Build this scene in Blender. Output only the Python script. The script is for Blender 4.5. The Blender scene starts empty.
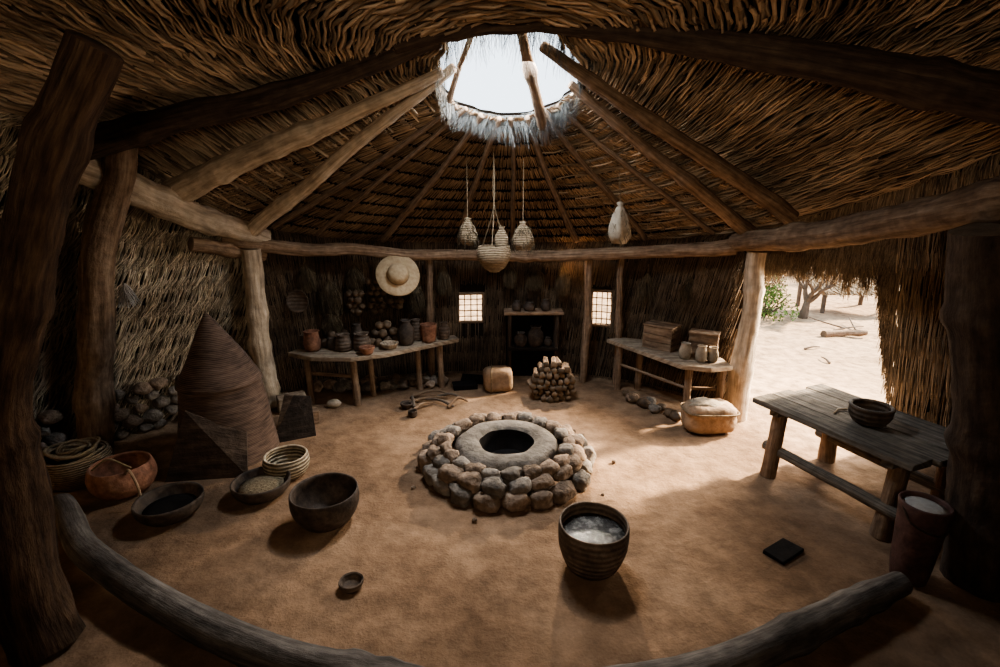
import bpy, bmesh, math, random
from mathutils import Vector, Matrix, noise
random.seed(7)
V=Vector
PI=math.pi
scene=bpy.context.scene
COL=scene.collection
try: scene.view_settings.look='AgX - Medium High Contrast'
except Exception as ex: print(ex)

# ---------------------------------------------------------------- materials
def mat(name, cols, scale=4.0, stretch=(1,1,1), coord='Object', rough=.9, bump=.4, bdist=.02,
        island=None, bands=None, bandamt=.5, spec=.2, detail=8, objrand=0.0, fine=None):
    m=bpy.data.materials.new(name); m.use_nodes=True
    nt=m.node_tree; N=nt.nodes; L=nt.links
    b=N['Principled BSDF']; b.inputs['Roughness'].default_value=rough
    b.inputs['Specular IOR Level'].default_value=spec
    tc=N.new('ShaderNodeTexCoord'); mp=N.new('ShaderNodeMapping'); mp.inputs['Scale'].default_value=stretch
    L.new(tc.outputs[coord],mp.inputs['Vector'])
    no=N.new('ShaderNodeTexNoise'); no.inputs['Scale'].default_value=scale; no.inputs['Detail'].default_value=detail
    no.inputs['Roughness'].default_value=.65
    L.new(mp.outputs[0],no.inputs['Vector'])
    cr=N.new('ShaderNodeValToRGB'); e=cr.color_ramp.elements
    while len(e)<len(cols): e.new(.5)
    for i,c in enumerate(cols):
        e[i].position=.28+.44*i/(len(cols)-1); e[i].color=(*c,1)
    L.new(no.outputs['Fac'],cr.inputs['Fac'])
    out=cr.outputs['Color']; hgt=no.outputs['Fac']
    def mult(out,val_out,lo,hi):
        r=N.new('ShaderNodeMapRange'); r.inputs['To Min'].default_value=lo; r.inputs['To Max'].default_value=hi
        L.new(val_out,r.inputs['Value'])
        x=N.new('ShaderNodeVectorMath'); x.operation='SCALE'
        L.new(out,x.inputs[0]); L.new(r.outputs[0],x.inputs['Scale']); return x.outputs[0]
    if island:
        g=N.new('ShaderNodeNewGeometry'); out=mult(out,g.outputs['Random Per Island'],*island)
    if objrand:
        oi=N.new('ShaderNodeObjectInfo'); out=mult(out,oi.outputs['Random'],1-objrand,1+objrand)
    if bands:
        w=N.new('ShaderNodeTexWave'); w.bands_direction='Z'; w.inputs['Scale'].default_value=bands
        w.inputs['Distortion'].default_value=1.2; w.inputs['Detail'].default_value=2
        L.new(tc.outputs['Object'],w.inputs['Vector']); out=mult(out,w.outputs['Fac'],1-bandamt,1+bandamt*.5)
        ad=N.new('ShaderNodeMath'); ad.operation='ADD'; L.new(w.outputs['Fac'],ad.inputs[0]); L.new(hgt,ad.inputs[1]); hgt=ad.outputs[0]
    if fine:
        n2=N.new('ShaderNodeTexNoise'); n2.inputs['Scale'].default_value=fine; n2.inputs['Detail'].default_value=6
        L.new(tc.outputs['Object'],n2.inputs['Vector'])
        out=mult(out,n2.outputs['Fac'],.45,1.55)
        ad=N.new('ShaderNodeMath'); ad.operation='ADD'; L.new(n2.outputs['Fac'],ad.inputs[0]); L.new(hgt,ad.inputs[1]); hgt=ad.outputs[0]
    L.new(out,b.inputs['Base Color'])
    bp=N.new('ShaderNodeBump'); bp.inputs['Strength'].default_value=bump; bp.inputs['Distance'].default_value=bdist
    L.new(hgt,bp.inputs['Height']); L.new(bp.outputs[0],b.inputs['Normal'])
    return m

M={}
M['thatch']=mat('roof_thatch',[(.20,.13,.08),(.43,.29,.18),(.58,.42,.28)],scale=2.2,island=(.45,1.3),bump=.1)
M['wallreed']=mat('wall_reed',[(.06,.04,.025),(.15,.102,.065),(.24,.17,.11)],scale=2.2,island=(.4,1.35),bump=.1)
M['twig']=mat('roof_twig',[(.24,.165,.11),(.46,.34,.23),(.62,.48,.35)],scale=2.0,island=(.3,1.35),bump=.1)
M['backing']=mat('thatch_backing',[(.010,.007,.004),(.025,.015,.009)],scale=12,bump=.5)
M['palm']=mat('palm_leaf',[(.27,.205,.14),(.52,.42,.30),(.68,.58,.44)],scale=2.0,island=(.3,1.35),bump=.1)
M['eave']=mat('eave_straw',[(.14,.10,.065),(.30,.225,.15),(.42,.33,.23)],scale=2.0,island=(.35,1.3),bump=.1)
M['fringe']=mat('hole_straw',[(.09,.085,.075),(.22,.21,.19)],scale=3,island=(.5,1.2),bump=.1)
M['bark']=mat('bark_wood',[(.055,.034,.022),(.21,.138,.09),(.38,.275,.19)],scale=1.6,stretch=(9,1.3,1),coord='UV',bump=.8,objrand=.15,fine=14)
M['pale']=mat('pale_log',[(.18,.13,.09),(.46,.36,.26),(.64,.53,.41)],scale=1.6,stretch=(8,1.1,1),coord='UV',bump=.8,objrand=.1,fine=10)
M['orange']=mat('reddish_bark',[(.016,.010,.007),(.085,.050,.030),(.19,.118,.07)],scale=2.2,stretch=(9,1.3,1),coord='UV',bump=1,bdist=.05,fine=6)
M['dark']=mat('dark_wood',[(.018,.012,.009),(.065,.044,.031),(.12,.084,.06)],scale=1.6,stretch=(9,1.2,1),coord='UV',bump=.8,fine=12)
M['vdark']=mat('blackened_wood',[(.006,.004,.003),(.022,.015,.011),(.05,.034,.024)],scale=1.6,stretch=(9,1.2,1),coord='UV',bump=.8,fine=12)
M['plank']=mat('weathered_plank',[(.13,.09,.06),(.32,.24,.17),(.46,.37,.27)],scale=1.5,stretch=(14,1.2,1),coord='UV',bump=.6,island=(.7,1.2),fine=16)
M['grey']=mat('grey_plank',[(.045,.038,.031),(.15,.125,.10),(.27,.23,.185)],scale=1.5,stretch=(14,1.2,1),coord='UV',bump=.8,island=(.7,1.2),fine=12)
M['kerb']=mat('weathered_grey_log',[(.03,.026,.022),(.11,.093,.08),(.22,.19,.165)],scale=1.6,stretch=(8,1.2,1),coord='UV',bump=.8,fine=9)
M['end']=mat('cut_wood',[(.08,.055,.036),(.20,.14,.09)],scale=9,bump=.5,objrand=.4)
M['stone']=mat('field_stone',[(.08,.066,.054),(.19,.158,.13),(.30,.255,.21)],scale=5,bump=.8,bdist=.03,objrand=.3,fine=25)
M['slab']=mat('pit_slab_stone',[(.065,.053,.044),(.15,.127,.105),(.23,.195,.165)],scale=4,bump=.8,bdist=.03,fine=14)
M['rstone']=mat('brown_stone',[(.09,.06,.043),(.22,.155,.11),(.33,.245,.18)],scale=5,bump=.8,bdist=.03,objrand=.3,fine=25)
M['clay']=mat('dark_clay',[(.025,.019,.015),(.065,.047,.036),(.115,.085,.066)],scale=5,bump=.3,rough=.6,fine=20)
M['bclay']=mat('banded_clay',[(.05,.036,.027),(.115,.082,.06),(.19,.14,.105)],scale=5,bump=.4,rough=.65,bands=7,bandamt=.2,fine=20)
M['terra']=mat('terracotta',[(.10,.045,.028),(.21,.10,.062),(.30,.16,.10)],scale=5,bump=.3,rough=.75,objrand=.15,fine=20)
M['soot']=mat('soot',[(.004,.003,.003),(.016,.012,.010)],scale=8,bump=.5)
M['basket']=mat('woven_basket',[(.15,.10,.06),(.30,.215,.135),(.42,.31,.2)],scale=22,bands=16,bandamt=.5,bump=.8,stretch=(1,1,3))
M['cone']=mat('dark_woven_reed',[(.045,.029,.022),(.105,.068,.050),(.165,.112,.084)],scale=5,bands=20,bandamt=.22,bump=.3,bdist=.01,stretch=(1,1,7),fine=4)
M['pbasket']=mat('pale_basket',[(.20,.15,.10),(.38,.31,.22),(.52,.44,.34)],scale=14,bands=9,bandamt=.6,bump=.8)
M['straw']=mat('hat_straw',[(.36,.25,.15),(.55,.42,.27)],scale=20,bump=.5)
M['water']=mat('murky_water',[(.02,.02,.02),(.05,.048,.046),(.28,.27,.25)],scale=13,bump=.35,bdist=.02,rough=.2,spec=.6)
M['grain']=mat('grain',[(.14,.10,.06),(.36,.28,.18)],scale=40,bump=.9,bdist=.03)
M['leather']=mat('tan_leather',[(.24,.15,.09),(.38,.265,.175)],scale=6,bump=.6,rough=.7,fine=16)
M['cloth']=mat('sack_cloth',[(.22,.17,.12),(.44,.36,.27)],scale=12,bump=.8,island=(.5,1.2))
M['pink']=mat('faded_red_bucket',[(.06,.032,.027),(.13,.07,.058)],scale=7,bump=.3,rough=.6,fine=14)
M['white']=mat('chalk_white',[(.30,.28,.26),(.50,.47,.43)],scale=12,bump=.6)
M['leaf']=mat('green_leaf',[(.05,.10,.02),(.14,.22,.06)],scale=4,island=(.5,1.4),bump=.1)
M['drytwig']=mat('dry_branch',[(.07,.052,.038),(.17,.13,.10)],scale=5,bump=.4)
M['dryherb']=mat('dried_herbs',[(.06,.045,.028),(.18,.135,.085)],scale=5,bump=.2,island=(.5,1.4))
M['gourd']=mat('dry_gourd',[(.05,.033,.021),(.16,.105,.065)],scale=6,bump=.3,objrand=.3,rough=.6,fine=15)
M['rope']=mat('rope',[(.12,.085,.05),(.3,.22,.14)],scale=30,bump=.4)

def floor_mat():
    m=bpy.data.materials.new('packed_earth'); m.use_nodes=True
    nt=m.node_tree;N=nt.nodes;L=nt.links;b=N['Principled BSDF'];b.inputs['Roughness'].default_value=.93
    b.inputs['Specular IOR Level'].default_value=.12
    tc=N.new('ShaderNodeTexCoord')
    def noise_(s,d=8):
        n=N.new('ShaderNodeTexNoise');n.inputs['Scale'].default_value=s;n.inputs['Detail'].default_value=d
        n.inputs['Roughness'].default_value=.6
        L.new(tc.outputs['Object'],n.inputs['Vector']);return n.outputs['Fac']
    def ramp(f,cols,a=.3,z=.7):
        c=N.new('ShaderNodeValToRGB');e=c.color_ramp.elements
        while len(e)<len(cols): e.new(.5)
        for i,k in enumerate(cols): e[i].position=a+(z-a)*i/(len(cols)-1); e[i].color=(*k,1)
        L.new(f,c.inputs['Fac']);return c.outputs['Color']
    big=noise_(1.1);mid=noise_(6,7);fi=noise_(55,5)
    earth=ramp(big,[(.140,.084,.050),(.225,.140,.086),(.30,.195,.124)])
    sand=ramp(big,[(.33,.225,.14),(.46,.325,.215)])
    def scale(col,f,lo,hi):
        r=N.new('ShaderNodeMapRange');r.inputs['From Min'].default_value=.3;r.inputs['From Max'].default_value=.7
        r.inputs['To Min'].default_value=lo;r.inputs['To Max'].default_value=hi
        L.new(f,r.inputs['Value']);x=N.new('ShaderNodeVectorMath');x.operation='SCALE'
        L.new(col,x.inputs[0]);L.new(r.outputs[0],x.inputs['Scale']);return x.outputs[0]
    earth=scale(scale(earth,mid,.70,1.24),fi,.9,1.1)
    sand=scale(sand,mid,.50,1.3)
    sub=N.new('ShaderNodeVectorMath');sub.operation='SUBTRACT';sub.inputs[1].default_value=(-.3,3.0,0)
    L.new(tc.outputs['Object'],sub.inputs[0])
    mp=N.new('ShaderNodeVectorMath');mp.operation='MULTIPLY';mp.inputs[1].default_value=(1/4.5,1/5.5,0);L.new(sub.outputs[0],mp.inputs[0])
    ln=N.new('ShaderNodeVectorMath');ln.operation='LENGTH';L.new(mp.outputs[0],ln.inputs[0])
    ad=N.new('ShaderNodeMath');ad.operation='MULTIPLY_ADD';L.new(mid,ad.inputs[0]);ad.inputs[1].default_value=.25;L.new(ln.outputs['Value'],ad.inputs[2])
    r=N.new('ShaderNodeMapRange');r.inputs['From Min'].default_value=.90;r.inputs['From Max'].default_value=1.25;L.new(ad.outputs[0],r.inputs['Value'])
    mx=N.new('ShaderNodeMix');mx.data_type='RGBA';L.new(r.outputs[0],mx.inputs[0]);L.new(earth,mx.inputs[6]);L.new(sand,mx.inputs[7])
    L.new(mx.outputs[2],b.inputs['Base Color'])
    s=N.new('ShaderNodeMath');s.operation='MULTIPLY_ADD';L.new(fi,s.inputs[0]);s.inputs[1].default_value=.15;L.new(mid,s.inputs[2])
    bp=N.new('ShaderNodeBump');bp.inputs['Strength'].default_value=.55;bp.inputs['Distance'].default_value=.06
    L.new(s.outputs[0],bp.inputs['Height']);L.new(bp.outputs[0],b.inputs['Normal'])
    return m
M['floor']=floor_mat()

# ---------------------------------------------------------------- geometry helpers
_b=bmesh.new(); bmesh.ops.create_icosphere(_b,subdivisions=3,radius=1)
ICO_V=[v.co.copy() for v in _b.verts]; ICO_F=[[v.index for v in f.verts] for f in _b.faces]; _b.free()

def cr_open(P,n):
    """smooth an open polyline"""
    P=[V(p) for p in P]
    if len(P)==2: return [P[0].lerp(P[1],i/n) for i in range(n+1)]
    out=[]
    Q=[P[0]*2-P[1]]+P+[P[-1]*2-P[-2]]
    seg=len(P)-1
    for i in range(n+1):
        x=i/n*seg; k=min(int(x),seg-1); u=x-k
        a,b,c,d=Q[k],Q[k+1],Q[k+2],Q[k+3]
        out.append(.5*((2*b)+(c-a)*u+(2*a-5*b+4*c-d)*u*u+(3*b-a-3*c+d)*u**3))
    return out

class Geo:
    def __init__(s): s.v=[];s.f=[];s.uv=[];s.mi=[]
    def add(s,vs,fs,mi=0,uvs=None):
        o=len(s.v); s.v+=[tuple(v) for v in vs]
        for k,f in enumerate(fs):
            s.f.append([i+o for i in f]); s.mi.append(mi); s.uv.append(uvs[k] if uvs else [(0,0)]*len(f))
        return s
    def strand(s,pts,r,mi=0,r2=None):
        n=len(pts); o=len(s.v); r2=r if r2 is None else r2
        for i,p in enumerate(pts):
            d=(pts[min(i+1,n-1)]-pts[max(i-1,0)])
            a=d.cross(V((.31,.17,.93))); 
            if a.length<1e-6:a=V((1,0,0))
            a.normalize(); b=d.cross(a); b.normalize(); rr=r+(r2-r)*i/(n-1)
            for k in range(3):
                an=k*2.0944; q=p+a*(math.cos(an)*rr)+b*(math.sin(an)*rr); s.v.append((q.x,q.y,q.z))
        for i in range(n-1):
            for k in range(3):
                a0=o+i*3+k;a1=o+i*3+(k+1)%3
                s.f.append([a0,a1,a1+3,a0+3]); s.mi.append(mi); s.uv.append([(0,0)]*4)
    def tube(s,P,R,seg=14,wob=.1,seed=0,mi=0,cap=0,step=.1,bend=.0,knots=0):
        P=[V(p) for p in P]; L=sum((P[i+1]-P[i]).length for i in range(len(P)-1))
        n=max(3,int(L/step)); C=cr_open(P,n)
        if bend:
            for i,c in enumerate(C):
                c+=V([bend*noise.noise(V((i*.06+seed*3.1,k*7.7,seed))) for k in range(3)])*min(1,i/4,(n-i)/4)
        if not hasattr(R,'__len__'): R=[R,R]
        kn=[random.Random(seed*31+q).uniform(.1,.9) for q in range(knots)]
        o=len(s.v); a=None; acc=0
        vs=[];fs=[];uvs=[]
        for i,c in enumerate(C):
            d=(C[min(i+1,n)]-C[max(i-1,0)]).normalized()
            if a is None:
                a=d.cross(V((0,0,1))); 
                if a.length<.1:a=d.cross(V((0,1,0)))
            a=(a-d*a.dot(d)).normalized(); b=d.cross(a)
            x=i/n*(len(R)-1); k=min(int(x),len(R)-2); r=R[k]+(R[k+1]-R[k])*(x-k)
            for q in kn: r*=1+.16*math.exp(-((i/n-q)*L/.07)**2)
            for j in range(seg):
                an=2*PI*j/seg; dr=a*math.cos(an)+b*math.sin(an)
                w=1+wob*noise.noise(V((math.cos(an)*1.3+seed*5.3,math.sin(an)*1.3,acc*3)))+wob*.5*noise.noise(V((math.cos(an)*4,math.sin(an)*4+seed,acc*9)))
                vs.append(c+dr*r*w)
            if i<n: acc+=(C[i+1]-c).length
        ds=L/n
        for i in range(n):
            for j in range(seg):
                j2=(j+1)%seg
                fs.append([i*seg+j,i*seg+j2,(i+1)*seg+j2,(i+1)*seg+j])
                u0=j/seg;u1=(j+1)/seg
                uvs.append([(u0,i*ds),(u1,i*ds),(u1,(i+1)*ds),(u0,(i+1)*ds)])
        s.add(vs,fs,mi,uvs)
        for end,c in ((0,C[0]),(n,C[n])):
            ring=[vs[end*seg+j] for j in range(seg)]
            inn=[c+(p-c)*.8+(C[0]-C[1] if end==0 else C[n]-C[n-1]).normalized()*.012 for p in ring]
            rf=[[j,(j+1)%seg,seg+(j+1)%seg,seg+j] for j in range(seg)]
            s.add(ring+inn,rf+[list(range(seg,2*seg))],cap)
        return s
    def lathe(s,c,prof,seg=36,wob=.02,seed=0,mi=0,mtx=None,wf=1.2,squash=(1,1)):
        vs=[];fs=[];uvs=[]
        for i,(r,z) in enumerate(prof):
            for j in range(seg):
                an=2*PI*j/seg
                w=1+wob*noise.noise(V((math.cos(an)*wf+seed*3.7,math.sin(an)*wf,z*3)))
                p=V((r*w*math.cos(an)*squash[0],r*w*math.sin(an)*squash[1],z+r*wob*.5*noise.noise(V((math.cos(an),math.sin(an)+seed,5)))))
                if mtx: p=mtx@p
                vs.append(p+V(c))
        n=len(prof)
        for i in range(n-1):
            for j in range(seg):
                j2=(j+1)%seg; fs.append([i*seg+j,i*seg+j2,(i+1)*seg+j2,(i+1)*seg+j])
                uvs.append([(j/seg,i*.1),((j+1)/seg,i*.1),((j+1)/seg,i*.1+.1),(j/seg,i*.1+.1)])
        s.add(vs,fs,mi,uvs); return s
    def box(s,c,size,rz=0,rx=0,ry=0,mi=0,jit=.004,taper=1):
        sx,sy,sz=[q/2 for q in size]
        R=Matrix.Rotation(rz,3,'Z')@Matrix.Rotation(ry,3,'Y')@Matrix.Rotation(rx,3,'X')
        ax=max(range(3),key=lambda k:size[k])
        loc=[]
        for z in(-1,1):
            for y in(-1,1):
                for x in(-1,1):
                    k=taper if z<0 else 1
                    loc.append(V((x*sx*k,y*sy*k,z*sz))+V([random.uniform(-jit,jit) for _ in range(3)]))
        F=[[0,2,3,1],[4,5,7,6],[0,1,5,4],[2,6,7,3],[0,4,6,2],[1,3,7,5]]
        o=random.uniform(0,9); uvs=[]
        for f in F:
            u=[]
            for i in f:
                l=loc[i]; oth=[l[k] for k in range(3) if k!=ax]
                u.append((oth[0]+oth[1]*1.1+o,l[ax]+o))
            uvs.append(u)
        s.add([R@l+V(c) for l in loc],F,mi,uvs); return s
    def softbox(s,c,size,rz=0,seed=0,e=3.5,amp=.06,mi=0,cuts=0):
        """rounded, slightly lumpy block (superellipsoid)"""
        R=Matrix.Rotation(rz,3,'Z'); vs=[]
        rr=random.Random(seed)
        PL=[(V((rr.uniform(-1,1),rr.uniform(-1,1),rr.uniform(-1,1))).normalized(),rr.uniform(.88,1.12)) for k in range(cuts)]
        T=Matrix.Rotation(rr.uniform(-.2,.2),3,'X')@Matrix.Rotation(rr.uniform(-.2,.2),3,'Y') if cuts else Matrix.Identity(3)
        for p in ICO_V:
            k=(abs(p.x)**e+abs(p.y)**e+abs(p.z)**e)**(-1/e); q=p*k
            for nrm,lim in PL:
                d=q.dot(nrm)
                if d>lim: q-=nrm*(d-lim)*.9
            q*=1+amp*noise.noise(p*1.7+V((seed*1.3,0,0)))+amp*.4*noise.noise(p*6+V((0,seed,0)))
            vs.append(R@(T@V((q.x*size[0]/2,q.y*size[1]/2,q.z*size[2]/2)))+V(c))
        s.add(vs,ICO_F,mi); return s
    def prism(s,poly,z0,z1,mi=0):
        n=len(poly); vs=[(x,y,z0) for x,y in poly]+[(x,y,z1) for x,y in poly]
        fs=[[i,(i+1)%n,n+(i+1)%n,n+i] for i in range(n)]+[list(range(n-1,-1,-1)),list(range(n,2*n))]
        uv=[[( (vs[i][1])+vs[i][2],vs[i][0]) for i in f] for f in fs]
        s.add(vs,fs,mi,uv); return s
    def rock(s,c,rad,seed=0,mi=0,amp=.22,rz=0,fr=1.1):
        R=Matrix.Rotation(rz,3,'Z'); vs=[]
        rr=random.Random(seed)
        PL=[(V((rr.uniform(-1,1),rr.uniform(-1,1),rr.uniform(-1,1))).normalized(),rr.uniform(.72,.92)) for k in range(6)]
        for p in ICO_V:
            q=p.copy()
            for nrm,lim in PL:
                d=q.dot(nrm)
                if d>lim: q-=nrm*(d-lim)*.8
            q*=1+amp*noise.noise(p*fr+V((seed*1.7,seed*.3,0)))+.04*noise.noise(p*5+V((seed,0,0)))
            q=V((q.x*rad[0],q.y*rad[1],q.z*rad[2])); vs.append(R@q+V(c))
        s.add(vs,ICO_F,mi); return s

def mk(g,name,mats,parent=None,label=None,cat=None,kind=None,group=None,smooth=True,bevel=0,origin=None,sharp=None):
    if not isinstance(mats,(list,tuple)): mats=[mats]
    xs=[v[0] for v in g.v];ys=[v[1] for v in g.v];zs=[v[2] for v in g.v]
    if origin is None:
        origin=(0,0,0) if kind=='structure' else ((min(xs)+max(xs))/2,(min(ys)+max(ys))/2,min(zs))
    o=V(origin)
    me=bpy.data.meshes.new(name)
    me.from_pydata([(v[0]-o.x,v[1]-o.y,v[2]-o.z) for v in g.v],[],g.f)
    for m in mats: me.materials.append(M[m])
    me.polygons.foreach_set('material_index',g.mi)
    me.polygons.foreach_set('use_smooth',[smooth]*len(g.f))
    uvl=me.uv_layers.new(name='UVMap'); flat=[]
    for u in g.uv:
        for a in u: flat+=[a[0],a[1]]
    uvl.data.foreach_set('uv',flat)
    me.update()
    ob=bpy.data.objects.new(name,me); COL.objects.link(ob)
    if parent is not None:
        ob.parent=parent; ob.location=o-parent.location
    else:
        ob.location=o
        if cat: ob['category']=cat
    if label: ob['label']=label
    if kind: ob['kind']=kind
    if group: ob['group']=group
    if bevel:
        b=ob.modifiers.new('bevel','BEVEL'); b.width=bevel; b.segments=2; b.limit_method='ANGLE'
    return ob
def thing(name,loc,label,cat,group=None):
    e=bpy.data.objects.new(name,None); e.empty_display_size=.1; e.location=V(loc); COL.objects.link(e)
    e['label']=label; e['category']=cat
    if group: e['group']=group
    return e

# ---------------------------------------------------------------- hut shell
RIM=[(2.95,5.95,2.28),(1.7,7.05,2.07),(0,7.4,2.02),(-1.8,7.1,2.07),(-3.15,6.25,2.36),(-3.98,5.0,3.22),(-4.4,3.0,3.5),
     (-3.9,.6,3.45),(-2.2,-1.5,3.35),(0,-2.2,3.3),(2.2,-1.5,3.35),(3.9,.6,3.45),(4.25,3.0,3.38),(3.85,4.95,2.75)]
BASE=[(3.0,6.05,0),(1.75,7.1,0),(0,7.45,0),(-1.85,7.15,0),(-3.3,6.35,0),(-4.5,5.0,0),(-4.75,3.0,0),(-4.2,.5,0),
      (-2.3,-1.7,0),(0,-2.4,0),(2.3,-1.7,0),(4.2,.5,0),(4.75,3.0,0),(4.30,5.0,0)]
TH=[35,62,90,117,143,170,195,222,247,270,293,318,345,370]
def per(P,t):
    n=len(P); k=math.floor(t); u=t-k; a,b,c,d=[V(P[(k+j)%n]) for j in(-1,0,1,2)]
    return .5*((2*b)+(c-a)*u+(2*a-5*b+4*c-d)*u*u+(3*b-a-3*c+d)*u**3)
def inner(t):
    k=math.floor(t);u=t-k;n=14
    a=TH[k%n]+360*(k//n); b=TH[(k+1)%n]+360*((k+1)//n); th=math.radians(a+(b-a)*u)
    w=1+.12*noise.noise(V((math.cos(th)*1.8,math.sin(th)*1.8,3)))+.10*noise.noise(V((math.cos(th)*5,math.sin(th)*5,1)))
    return V((.08+.66*w*math.cos(th),5.12+.54*w*math.sin(th),3.75-.27*math.sin(th)))
def S(t,s,off=0):
    p=inner(t).lerp(per(RIM,t),s)
    if off:
        e=.02
        a=(inner(t+e).lerp(per(RIM,t+e),s))-p; b=(inner(t).lerp(per(RIM,t),s+e))-p
        n=a.cross(b).normalized()
        if n.z>0:n=-n
        p=p+n*off
    return p
def Wl(t,z,off=0):
    r=per(RIM,t); b=per(BASE,t); f=z/r.z; p=b.lerp(r,f); p.z=z
    if off:
        d=V((0,4.5,0))-p; d.z=0; d.normalize(); p=p+d*off
    return p

rd=random.Random(3)
g=Geo(); NT=140;NS=14
vs=[S(14*i/NT,j/NS*1.06) for i in range(NT) for j in range(NS+1)]
fs=[[i*(NS+1)+j,((i+1)%NT)*(NS+1)+j,((i+1)%NT)*(NS+1)+j+1,i*(NS+1)+j+1] for i in range(NT) for j in range(NS)]
g.add(vs,fs,0)
vs=[S(14*i/NT,j/NS*1.06)+V((0,0,.14*min(1,j/4))) for i in range(NT) for j in range(NS+1)]
g.add(vs,fs,0)
# reed courses on the far cone: each course stands slightly proud at its upper edge
rows=12
for k in range(rows):
    s0=k/rows; 
    circ=(S(-.3,s0+.05)-S(-.29,s0+.05)).length/.01*4.7
    n=int(circ/.0080)
    for i in range(n):
        t=-.4+4.85*(i+rd.random())/n
        ln=(1.0+rd.random()*.10)/rows; st=rd.gauss(0,.06)/rows
        dt=rd.gauss(0,.007)
        a=S(t,max(0,s0+st),.068+rd.random()*.018); c=S(t+dt,min(s0+ln,1.05),.022+rd.random()*.012); b=S(t+dt*.5,s0+ln*.45,.052+rd.random()*.012)
        g.strand([a,b,c],.0055+rd.random()*.0035,1,.0045)
# woven rods over the rest
rows=90
for k in range(rows):
    s=.01+.99*k/rows
    for rep in range(3):
        t=4.05+rd.random()*.6
        while t<13.75:
            sp=(S(t+.05,s)-S(t,s)).length/.05
            L=.8+rd.random()*1.1; dt=min(L/max(sp,.3),1.7); L=dt*sp; npt=max(5,int(L/.12))
            sl=rd.gauss(0,.35)/rows; s1=s+rd.uniform(-.35,.35)/rows; ph=rd.gauss(0,.3)+(k%2)*PI; wl=.48
            off=.025+rep*.016+rd.random()*.012
            pts=[]
            for q in range(npt+1):
                tt=t+dt*q/npt; fi=ph+(tt*sp)/wl*2*PI
                pts.append(S(tt,min(1.05,max(.0,s1+sl*(q/npt-.5)+rd.gauss(0,.09)/rows)),off+.016*math.sin(fi)))
            g.strand(pts,.011+rd.random()*.010,2,.010)
            t+=dt*(.86+.18*rd.random())
# straw fringe round the smoke hole
for i in range(3600):
    t=rd.random()*14
    if i%2==0: t=rd.random()*5.0-.5
    p=inner(t); cc=V((.1,5.1,p.z)); inn=(cc-p).normalized()
    cl=.35+.65*abs(noise.noise(V((t*2.3,0,0))))
    L=(.03+rd.random()*.26)*(.4+1.5*cl)
    sd_=V((-inn.y,inn.x,0))*rd.gauss(0,.06)
    a=S(t,.08+rd.random()*.08,.02)
    g.strand([a,p+V((0,0,-.03))+inn*.0,p+inn*(rd.random()*.12*cl-.03)+V((0,0,-L))+sd_],.0028,3,.001)
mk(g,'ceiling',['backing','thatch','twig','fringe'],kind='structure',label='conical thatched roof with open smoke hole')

WINS=[(2.14,2.34,.80,1.24),(1.06,1.24,.80,1.32)]
def inwin(t,z): return any(a<=t<=b and c<=z<=d for a,b,c,d in WINS)
def wall(name,t0,t1,label,strands=True,diag=0,m='palm',rowh=.2,dens=.011,zlo=0,r0=.006,dr=.006,ln=.02):
    g=Geo(); nt=round((t1-t0)/.02); nz=44
    for side in (0,-.1):
        o=len(g.v)
        for i in range(nt+1):
            t=t0+(t1-t0)*i/nt; top=per(RIM,t).z+.04
            for j in range(nz+1):
                z=zlo+(top-zlo)*j/nz; p=Wl(t,z,side); g.v.append(tuple(p))
        for i in range(nt):
            for j in range(nz):
                t=t0+(t1-t0)*(i+.5)/nt; top=per(RIM,t).z+.04; z=zlo+(top-zlo)*(j+.5)/nz
                if inwin(t,z): continue
                a=o+i*(nz+1)+j; g.f.append([a,a+nz+1,a+nz+2,a+1]); g.mi.append(0); g.uv.append([(0,0)]*4)
    if strands:
        k=0; z=zlo+.05
        L=sum((per(BASE,t0+(t1-t0)*(q+1)/20)-per(BASE,t0+(t1-t0)*q/20)).length for q in range(20))
        while z<3.3:
            n=int(L/dens)
            for i in range(n):
                t=t0+(t1-t0)*(i+rd.random())/n
                top=per(RIM,t).z
                if z>top+.05: continue
                zt=min(z+rowh*(1.0+rd.random()*.25),top); zb=z-rowh*(.15+rd.random()*.3)
                if zb<zlo+.01: zb=zlo+.01
                sp=L/(t1-t0); lat=(diag*(1+rd.gauss(0,.2))+rd.gauss(0,ln))/sp
                pts=[]
                for q in range(4):
                    u=q/3; tt=t+lat*u*u; tt=min(max(tt,t0),t1); pts.append((tt,zt+(zb-zt)*u,.015+.10*u+rd.random()*.012))
                if any(inwin(a,b) for a,b,c in pts): continue
                g.strand([Wl(a,b,c) for a,b,c in pts],r0+rd.random()*dr,1,.003)
            z+=rowh; k+=1
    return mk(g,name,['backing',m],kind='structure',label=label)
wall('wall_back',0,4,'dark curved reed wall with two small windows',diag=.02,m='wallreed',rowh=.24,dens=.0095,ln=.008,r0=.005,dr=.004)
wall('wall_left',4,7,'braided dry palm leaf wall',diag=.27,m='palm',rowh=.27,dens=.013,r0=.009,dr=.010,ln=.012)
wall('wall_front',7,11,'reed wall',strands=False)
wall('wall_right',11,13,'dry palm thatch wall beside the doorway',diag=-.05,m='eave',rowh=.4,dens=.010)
g=Geo(); 
for side in (0,-.1):
    o=len(g.v); n=30
    for i in range(n+1):
        t=13+i/n; top=per(RIM,t).z+.04
        for z in (2.05,top): g.v.append(tuple(Wl(t,z,side)))
    for i in range(n): g.f.append([o+2*i,o+2*i+2,o+2*i+3,o+2*i+1]); g.mi.append(0); g.uv.append([(0,0)]*4)
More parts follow.
